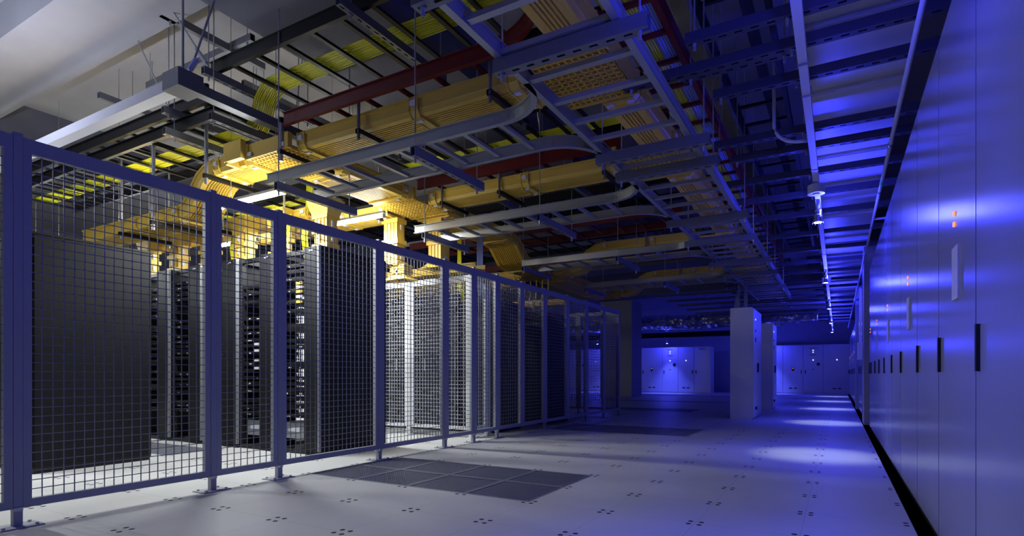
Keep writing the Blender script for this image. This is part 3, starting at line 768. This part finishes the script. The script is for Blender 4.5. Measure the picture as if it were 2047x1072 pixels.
# pale box beam with a boxed corner (bus duct)
t = thing('busway', 'pale boxed busway with a corner box hung by braced rods above the fence', 'busway', (-5.1, 2.8, 3.54))
MB().box(-12.0, -5.28, 2.75, 2.86, 3.50, 3.60).build('cross_leg', M['airduct'], t)
MB().box(-5.30, -5.05, 2.70, 2.92, 3.47, 3.63).build('corner_box', M['strut'], t)
MB().box(-5.21, -5.11, 2.92, 4.5, 3.50, 3.59).build('long_leg', M['strut'], t)
MB().cyl((-5.16, 2.80, 3.6), (-5.16, 2.80, ZC), .011, 8).build('rod', M['steel'], t)
MB().cyl((-5.12, 2.84, 3.66), (-4.72, 3.1, ZC), .010, 8).build('brace', M['steel'], t)
MB().cyl((-5.12, 2.84, 3.68), (-5.07, 2.87, 3.78), .025, 8).build('turnbuckle', M['steel'], t)
t = thing('rod_brace', 'dark braced rod with a turnbuckle above the end of the high black ladder', 'brace', (-5.86, 3.44, 4.2))
MB().cyl((-5.86, 3.44, 4.2), (-6.35, 3.1, ZC), .010, 8).build('brace', M['steel'], t)
MB().cyl((-5.88, 3.43, 4.24), (-5.96, 3.37, 4.38), .022, 8).build('turnbuckle', M['steel'], t)
for k, (p, q, lab) in enumerate((((-6.6, 3.44, 3.9), (-7.1, 3.3, 4.9), 'thin slanted brace rod over the stacked black ladders'), ((-6.0, 4.6, 4.15), (-5.8, 4.6, ZC), 'thin slanted brace rod behind the high black ladder'), ((-3.75, 7.0, 4.15), (-3.6, 6.4, ZC), 'thin slanted brace rod over the second high ladder'))):
    tag(MB().cyl(p, q, .007, 8).build('brace_rod', M['steel']), lab, 'brace rod')
# cable tray rod pairs in the depth
random.seed(5)

# ------------------------------------------------------------------ corridor ceiling: flanged air duct, channels, conduit, lamps
AX0, AX1, AZ = -.21, .47, 3.36
t = thing('air_duct', 'long flat sheet-metal air duct over the corridor, washed in blue light', 'air duct', (.1, 10, AZ))
MB().box(AX0, AX1, .2, 29.5, AZ, AZ + .45).build('casing', M['airduct'], t)
fy = [2.0, 3.0, 4.25, 5.27, 6.04, 6.85, 7.65, 8.63, 9.5, 10.5, 11.5, 12.6, 13.8, 15, 16.2, 17.4, 18.6, 20, 21.4, 23, 24.6, 26.4, 28.2]
for y in fy:
    MB().box(AX0 - .03, AX1 + .03, y - .02, y - .006, AZ - .03, AZ + .48).box(AX0 - .03, AX1 + .03, y + .006, y + .02, AZ - .03, AZ + .48).build('flange', M['airduct'], t)
ys = [(2.62, -1.2, .9, 1), (3.81, -.92, .9, 0), (4.19, -1.5, .9, 1), (4.26, -1.05, -.28, 0), (4.67, -.9, .9, 1), (5.70, -1.1, .9, 1), (6.16, -1.0, .9, 1), (6.95, -1.3, .9, 1), (7.75, -1.2, .9, 1)]
ys += [(8.7 + 1.25 * q, -1.3 if q < 5 else -2.6, .9, 0) for q in range(15)]
for k, (y, a, b_, s) in enumerate(ys):
    strut('slotted channel spanning the corridor ceiling, %s counting down the corridor' % (ORD + ['twenty-first', 'twenty-second', 'twenty-third', 'twenty-fourth'])[k], 'x', y, a, b_, 3.20, w=.07, h=.07, rods=(a + .06, min(b_ - .05, -.28)), slots=y < 9, m=M['strut_shaded'], group='channels across the corridor ceiling')
t = thing('conduit', 'long pale conduit running down the corridor above the hanging lamps', 'conduit', (-.2, 10, 2.98))
MB().sweep([(-.028, 0), (.028, 0), (.028, .055), (-.028, .055)], [(-.2, .2, 2.97), (-.2, 28.5, 2.97)], side=(1, 0, 0)).build('channel', M['airduct'], t)
for y in (3.98, 4.45, 6.1, 8.3, 10.5, 13, 16, 19, 22): MB().box(-.232, -.168, y - .012, y + .012, 2.965, 3.03).build('joint_clip', M['strut'], t)
t = thing('side_conduit', 'slim round conduit along the edge of the blue-lit air duct above the wall cabinets', 'conduit', (.4, 10, 2.92))
MB().cyl((.40, 1.0, 2.92), (.40, 27, 2.92), .016, 10).build('tube', M['airduct'], t, True)
for y in (5.6, 7.0, 8.6, 10.6, 13.5, 17): MB().cyl((.40, y - .02, 2.92), (.40, y + .02, 2.92), .021, 10).build('coupler', M['strut'], t)
MB().cyl((.40, 6.62, 2.92), (.40, 6.72, 2.92), .0175, 10).build('green_band', M['greentape'], t)
MB().cyl((.40, 8.2, 2.92), (1.3, 8.2, 2.92), .014, 8).build('branch', M['airduct'], t)
t = thing('bent_conduit', 'bent conduit curving from a vertical drop to the corridor conduit', 'conduit', (-.85, 5.6, 3.0))
pr = [(.016 * math.cos(a * math.pi / 4), .016 * math.sin(a * math.pi / 4)) for a in range(8)]
bp_ = [(-.52, 5.55, 3.9), (-.52, 5.55, 3.4)] + [(-.52 + .22 * (1 - math.cos(a)), 5.55, 3.27 - .2 * math.sin(a)) for a in [k * math.pi / 16 for k in range(9)]] + [(-.24, 5.55, 3.06)]
MB().sweep(pr, bp_, side=(0, 1, 0), up=(-1, 0, 0)).build('tube', M['airduct'], t, True)
# hanging lamps
LAMPS = [-2.45, 2.35, 7.15, 11.95, 16.75, 21.5, 26.2]
def lamp(x, y, z, label, group='blue lamps hanging along the corridor', big=True):
    t = thing('hanging_lamp', label, 'lamp', (x, y, z + .28), group)
    MB().cyl((x, y, z + .13), (x, y, z + .3), .02, 10).build('stem', M['plastic'], t, True)
    MB().cyl((x, y, z + .13), (x, y, z + .16), .035, 12).build('socket', M['plastic'], t)
    MB().cyl((x, y, z + .10), (x, y, z + .13), .028, 12, .035).cyl((x, y, z + .012), (x, y, z + .10), .045, 14, .028, cap=False).build('reflector', M['mirror'], t, True)
    MB().cyl((x, y, z + .012), (x, y, z + .02), .036, 14).build('lens', M['bulb'], t)
    c = MB()
    for k in range(6):
        a = k * math.pi / 3
        c.cyl((x + .03 * math.cos(a), y + .03 * math.sin(a), z + .12), (x + .058 * math.cos(a), y + .058 * math.sin(a), z - .0), .003, 5)
    c.build('cage', M['steel'], t)
    return t
for k, y in enumerate(LAMPS):
    lamp(-.2, y, 2.69, 'small caged lamp shining straight down the corridor, %s counting from behind the camera' % ORD[k])
for k, y in enumerate((6.55, 12.9)):
    t = thing('smoke_detector', 'round white drum-shaped detector beside the %s visible corridor lamp' % ORD[k], 'smoke detector', (-.2, y, 2.9), 'drum detectors')
    MB().cyl((-.2, y, 2.86), (-.2, y, 2.95), .085, 28).build('drum', M['plastic'], t, False)
    MB().cyl((-.2, y, 2.852), (-.2, y, 2.86), .035, 16).build('sensor', M['strut'], t)
    MB().cyl((-.2, y, 2.95), (-.2, y, 2.97), .04, 16).build('mount', M['plastic'], t)

# ------------------------------------------------------------------ fluorescent tubes
ZT = 3.04
TUBES = [(-5.17, 3.88, 2.88), (-7.7, 3.88, 2.88), (-10.3, 3.88, 2.88), (-5.31, 5.45, 3.04), (-7.98, 5.45, 3.04), (-10.88, 5.45, 3.04), (-7.0, 1.5, 3.0)]
tl = ['before the front racks, the one closest to the fence', 'before the front racks, the middle one', 'before the front racks, the one deepest in the cage', 'behind the front racks, the one closest to the fence', 'behind the front racks, the middle one', 'behind the front racks, the one deepest in the cage', 'over the camera-side part of the cage']
for (xr, y, ZT), lb in zip(TUBES, tl):
    t = thing('fluorescent_light', 'glowing white tube light ' + lb, 'tube light', (xr - .6, y, ZT), 'tube lights in the cage')
    MB().box(xr - 1.2, xr, y - .022, y + .022, ZT + .05, ZT + .08).build('housing', M['plastic'], t)
    for x in (xr - 1.19, xr - .01): MB().box(x - .01, x + .01, y - .02, y + .02, ZT - .01, ZT + .045).build('lamp_holder', M['plastic'], t)
    MB().cyl((xr - 1.17, y, ZT + .018), (xr - .03, y, ZT + .018), .021, 12).build('tube', M['tube'], t, True)
    for x in (xr - 1.0, xr - .2): MB().cyl((x, y, ZT + .08), (x, y, ZC), .004, 6).build('rod', M['steel'], t)

# ------------------------------------------------------------------ tall grey cabinets beside the corridor
def tall_cabinet(x0, x1, y0, y1, h, label):
    t = thing('tall_cabinet', label, 'cabinet', ((x0 + x1) / 2, (y0 + y1) / 2, 0), 'tall grey cabinets in the corridor')
    MB().box(x0, x1 - .03, y0, y1, 0, h).build('body', M['cabtall'], t)
    n = 2
    for k in range(n):
        a = y0 + (y1 - y0) * k / n + .004; b_ = y0 + (y1 - y0) * (k + 1) / n - .004
        d = MB().box(x1 - .028, x1, a, b_, .03, h - .02).build('door', M['cabtall'], t)
        hy = b_ - .07 if k == 0 else a + .07
        MB().box(x1, x1 + .02, hy - .015, hy + .015, .98, 1.18).build('handle', M['dark'], d)
        if k == 0:
            MB().box(x1, x1 + .008, (a + b_) / 2 - .05, (a + b_) / 2 + .05, 1.62, 1.72).build('vent', M['dark'], d)
            MB().cyl((x1, (a + b_) / 2, 1.86), (x1 + .01, (a + b_) / 2, 1.86), .025, 12).build('knob', M['dark'], d)
            MB().cyl((x1, (a + b_) / 2, 2.1), (x1 + .008, (a + b_) / 2, 2.1), .015, 10).build('indicator', M['ledw'], d)
            MB().cyl((x1, (a + b_) / 2, .22), (x1 + .03, (a + b_) / 2, .22), .035, 12).build('lock', M['dark'], d)
    return t
tall_cabinet(-1.99, -1.53, 12.1, 13.45, 2.33, 'tall grey cabinet standing out in the corridor, the nearer and larger one')
tall_cabinet(-1.99, -1.53, 16.0, 17.0, 2.32, 'tall grey cabinet standing behind the larger corridor cabinet')
t = thing('cabinet_bracket', 'grey angled brace rising from the top of the nearer corridor cabinet to the ladders', 'bracket', (-1.9, 12.4, 2.33))
b_ = MB(); n = 0
b_.v += [(-1.95, 12.3, 2.33), (-1.83, 12.3, 2.33), (-1.83, 12.3, 2.86), (-1.86, 12.3, 2.86), (-1.95, 12.33, 2.33), (-1.83, 12.33, 2.33), (-1.83, 12.33, 2.86), (-1.86, 12.33, 2.86)]
b_.f += [(0, 1, 2, 3), (4, 5, 6, 7), (0, 1, 5, 4), (1, 2, 6, 5), (2, 3, 7, 6), (3, 0, 4, 7)]
b_.build('gusset', M['strut'], t); MB().box(-1.74, -1.68, 12.3, 12.36, 2.33, 2.86).build('upright', M['strut'], t)

# ------------------------------------------------------------------ cabinets along the end wall
def wall_cabinet(x0, x1, yf, h, kind, label, group):
    t = thing('wall_cabinet', label, 'cabinet', ((x0 + x1) / 2, yf + .4, 0), group)
    MB().box(x0 + .003, x1 - .003, yf + .03, yf + .8, 0, h).build('body', M['cabinet'], t)
    d = MB().box(x0 + .008, x1 - .008, yf, yf + .028, .05, h - .04).build('door', M['cabinet'], t)
    xm = (x0 + x1) / 2
    side = {'a': 1, 'b': -1, 'm': -1, 'c': -1}[kind[0]]
    hx = xm + side * ((x1 - x0) / 2 - .09)
    MB().box(hx - .018, hx + .018, yf - .02, yf, .98, 1.14).build('handle', M['dark'], d)
    if 'v' in kind:
        for s in (-.11, .11): MB().box(xm + s - .07, xm + s + .07, yf - .008, yf, .24, .29).build('vent', M['dark'], d)
    if 'i' in kind:
        MB().cyl((xm, yf - .01, 1.62), (xm, yf, 1.62), .026, 12).build('indicator', M['ledw'], d)
    if 's' in kind:
        MB().box(xm - .02, xm + .02, yf - .01, yf, 2.06, 2.10).build('indicator', M['ledw'], d)
        MB().box(xm - .02, xm + .02, yf - .01, yf, 1.97, 2.00).build('indicator', M['ledw'], d)
        MB().box(xm - .15, xm + .15, yf - .006, yf, 1.86, 1.885).build('nameplate', M['dark'], d)
        MB().box(xm - .17, xm + .17, yf - .006, yf, 2.18, 2.2).build('nameplate', M['dark'], d)
        MB().cyl((xm + .22, yf - .02, 1.42), (xm + .22, yf, 1.42), .075, 16).build('dial', M['dark'], d)
        MB().box(xm - .02, xm + .02, yf - .01, yf, 1.14, 1.2).build('switch', M['dark'], d)
    if 'r' in kind:
        MB().box(xm - .045, xm + .045, yf - .02, yf, 1.1, 1.28).build('switch_box', M['dark'], d)
        MB().cyl((xm, yf - .03, 1.23), (xm, yf - .02, 1.23), .02, 10).build('indicator', M['leda'], d)
    if 'p' in kind:
        MB().box(xm - .16, xm + .16, yf - .006, yf, h - .13, h - .1).build('nameplate', M['dark'], d)
    return t
gA = 'cabinets on the end wall beyond the cage'; gB = 'cabinets on the end wall of the corridor'
xs = -13.4; kinds = ['bv', 'asi', 'aiv', 'bp', 'apiv', 'brv', 'msi', 'aiv', 'bp', 'a']; k = 0
edges = [-13.9, -12.9, -12.0, -11.0, -10.1, -8.95, -7.85, -7.05, -6.25, -5.45, -4.6]
for k in range(9):
    wall_cabinet(edges[k], edges[k + 1], 27.6, 2.3, kinds[k], 'blue-lit grey cabinet on the end wall beyond the cage, %s counting towards the corridor' % ORD[k], gA)
edges = [-3.2, -2.35, -1.45, -.6, .55]
for k, kd in enumerate(('bp', 'arv', 'bsi', 'aiv')):
    wall_cabinet(edges[k], edges[k + 1], 29.3, 2.35, kd, 'blue-lit grey cabinet closing the corridor, %s from the tall cabinets' % ORD[k], gB)
# far lamps over the cabinets
FAR = [(-8.3 + .85, 27.0, 2.45), (-11.0, 26.6, 2.5), (-2.9, 28.7, 2.3)]
for k, (x, y, z) in enumerate(FAR[:2]):
    lamp(x, y, z, 'small lamp lighting the end-wall cabinets, the one %s the column' % ('just past' if k == 0 else 'seen through the mesh before'), 'blue lamps over the end-wall cabinets')
# foil-wrapped duct and dark pipes at the back
t = thing('foil_duct', 'crumpled foil-wrapped duct crossing the back of the room', 'air duct', (-7, 25, 3.2))
pr = [(.42 * math.cos(a * math.pi / 10), .36 + .34 * math.sin(a * math.pi / 10)) for a in range(20)]
MB().sweep(pr, [(-16 + k * 1.0, 25.2, 2.98 + .03 * math.sin(k * 1.7)) for k in range(15)], side=(0, 1, 0)).build('wrap', M['foil'], t, True)
for x in (-13, -10, -7, -4): MB().box(x - .02, x + .02, 24.8, 25.6, 2.96, 2.99).build('hanger', M['strut'], t)
t = thing('foil_duct', 'short shiny foil-wrapped duct behind the tall corridor cabinets', 'air duct', (-1, 22, 3))
MB().sweep([(a * .7, b * .6) for a, b in pr], [(-2.6 + k * .5, 21.0, 2.75) for k in range(5)], side=(0, 1, 0)).build('wrap', M['foil'], t, True)
for k in range(4):
    tag(MB().cyl((-16, 24.4 + k * .3, 2.62 + .07 * k), (-2.4, 24.4 + k * .3, 2.62 + .07 * k), .05, 10).build('pipe', M['blacksteel'], None, True), 'dark pipe below the foil duct, %s from the bottom' % ORD[k], 'pipe')
t = thing('round_duct', 'long round sheet-metal duct running away above the tall corridor cabinets', 'air duct', (-1.6, 18, 3.3))
MB().cyl((-1.55, 14.8, 3.36), (-1.55, 27, 3.36), .14, 18).build('tube', M['airduct'], t, True)
for k in range(11): MB().cyl((-1.55, 15.0 + k * 1.1, 3.36), (-1.55, 15.06 + k * 1.1, 3.36), .155, 18).build('seam_ring', M['strut'], t)
for k, y in enumerate((14.2, 15.3, 16.4, 17.6, 18.8, 20.2, 21.6, 23.0)):
    tag(MB().box(-4.2, -.3, y - .02, y + .02, 2.96, 3.02).build('ceiling_rail', M['strut']), 'thin rail across the deep corridor ceiling, %s counting away' % ORD[k], 'ceiling rail', 'thin rails across the deep corridor')

# ------------------------------------------------------------------ cabinets along the right-hand wall
def aisle_cabinet(y0, y1, h, label, k):
    t = thing('aisle_cabinet', label, 'cabinet', (.9, (y0 + y1) / 2, 0), 'glossy cabinets along the corridor wall')
    MB().box(.50, 1.3, y0 + .003, y1 - .003, .06, h).build('body', M['cabinet'], t)
    MB().box(.50, 1.25, y0, y1, 0, .06).build('plinth', M['dark'], t)
    d = MB().box(.475, .498, y0 + .008, y1 - .008, .07, h - .01).build('door', M['gloss'], t)
    MB().box(.462, .475, y1 - .075, y1 - .05, .95, 1.13).build('handle', M['dark'], d)
    if k % 2 == 0:
        MB().box(.468, .475, (y0 + y1) / 2 - .12, (y0 + y1) / 2 + .02, 1.28, 1.52).build('meter', M['plastic'], d)
        for z in (1.62, 1.67): MB().box(.468, .475, (y0 + y1) / 2 - .02, (y0 + y1) / 2 + .0, z, z + .02).build('indicator', M['leda'], d)
    return t
yy = -1.2; k = 0
widths = [1.0, .9, .9, 1.1, .9, .9, 1.1, .9, 1.0, .9, .9, 1.0, .45]
while yy < 11.6 and k < 13:
    w_ = min(widths[k], 11.78 - yy)
    aisle_cabinet(yy, yy + w_, 2.72, 'glossy cabinet of the nearer corridor wall run, %s counting down the corridor' % ORD[k], k); yy += w_; k += 1
struct('column_2', MB().box(.43, 1.35, 11.8, 12.75, 0, 3.3), M['wall'])
yy = 12.95; j = 0
while yy < 15.9:
    aisle_cabinet(yy, yy + 1.0, 2.5, 'glossy cabinet past the first wall pillar, %s counting down the corridor' % ORD[j], j); yy += 1.01; j += 1
struct('column_3', MB().box(.43, 1.35, 17.05, 17.6, 0, 3.3), M['wall'])
yy = 17.65; j = 0
while yy < 28.3:
    aisle_cabinet(yy, yy + 1.2, 2.5, 'glossy cabinet past the second wall pillar, %s counting down the corridor' % ORD[j], j); yy += 1.21; j += 1
t = thing('wall_box', 'pale box mounted on the pillar at shoulder height past the nearer cabinets', 'wall box', (.38, 11.9, 1.3))
MB().box(.34, .42, 12.1, 12.5, 1.22, 1.55).build('case', M['plastic'], t); MB().box(.37, .41, 12.25, 12.33, 1.55, 2.6).build('riser_pipe', M['plastic'], t)

# ------------------------------------------------------------------ lights
def area_tube(x, y, z, l, power, col=(.93, .97, 1.0)):
    L = bpy.data.lights.new('tube_and_fill_glow', 'AREA'); L.shape = 'RECTANGLE'; L.size = l; L.size_y = .05; L.energy = power; L.color = col
    o = bpy.data.objects.new('tube_and_fill_glow', L); C.objects.link(o); o.location = (x, y, z - .02); return o
def spot(x, y, z, e, size, blend, col, r=.03, name='lamp_beam'):
    L = bpy.data.lights.new(name, 'SPOT'); L.energy = e; L.spot_size = math.radians(size); L.spot_blend = blend; L.color = col; L.shadow_soft_size = r
    o = bpy.data.objects.new(name, L); C.objects.link(o); o.location = (x, y, z); return o
def point(x, y, z, e, col, r=.05, name='lamp_glow'):
    L = bpy.data.lights.new(name, 'POINT'); L.energy = e; L.color = col; L.shadow_soft_size = r
    o = bpy.data.objects.new(name, L); C.objects.link(o); o.location = (x, y, z); return o
TUBE_W, BLUE_S, BLUE_P, CORE = 102, 175, 36, 225
BLUE = (.032, .038, 1.0); BLUE2 = (.16, .19, 1.0)
for xr, y, ZT in TUBES:
    area_tube(xr - .6, y, ZT, 1.15, TUBE_W)
    up = area_tube(xr - .6, y, ZT + .14, 1.15, 6 if y > 2 else 75, (.86, .90, 1.0) if y > 2 else (.58, .66, 1.0)); up.rotation_euler = (math.pi, 0, 0)  # upward fill added over each tube for the ceiling, strong and bluish on the camera side
for y in LAMPS:
    spot(-.2, y, 2.68, BLUE_S, 78, 1.0, BLUE)
    spot(-.2, y, 2.68, CORE, 36, 1.0, (.62, .72, .75))
    point(-.2, y, 2.62, BLUE_P, BLUE)
    u_ = spot(-.125, y, 2.78, 58, 178, .06, BLUE, name='duct_fill'); u_.rotation_euler = (math.pi, 0, 0)  # upward fill added beside each lamp to brighten the air duct
for x, y, z in FAR: spot(x, y, z, 650, 72, 1.0, (.07, .09, 1.0)); point(x, y, z - .08, 75, BLUE)
w = bpy.data.worlds.new('World'); sc.world = w; w.use_nodes = True
w.node_tree.nodes['Background'].inputs[0].default_value = (.05, .05, .3, 1); w.node_tree.nodes['Background'].inputs[1].default_value = 0.0

# ------------------------------------------------------------------ camera and view
cam = bpy.data.cameras.new('camera'); co = bpy.data.objects.new('camera', cam); C.objects.link(co); sc.camera = co
cam.sensor_fit = 'HORIZONTAL'; cam.sensor_width = 36; cam.lens = 1097.351 / 2047 * 36
cam.shift_x = (1023.5 - 1077.5307) / 2047; cam.shift_y = (748.518 - 536) / 2047
cam.clip_start = .02; cam.clip_end = 200
co.location = (0, 0, H); co.rotation_euler = (math.pi / 2, 0, .498038)
vs = sc.view_settings; vs.view_transform = 'Standard'; vs.look = 'None'; vs.gamma = 1; vs.use_curve_mapping = False; vs.exposure = 0.0
sc.cycles.use_denoising = True
try: sc.cycles.denoiser = 'OPENIMAGEDENOISE'
except Exception: pass
sc.cycles.max_bounces = 8; sc.cycles.diffuse_bounces = 5; sc.cycles.glossy_bounces = 4
sc.cycles.sample_clamp_indirect = 8
sc.cycles.use_light_tree = True
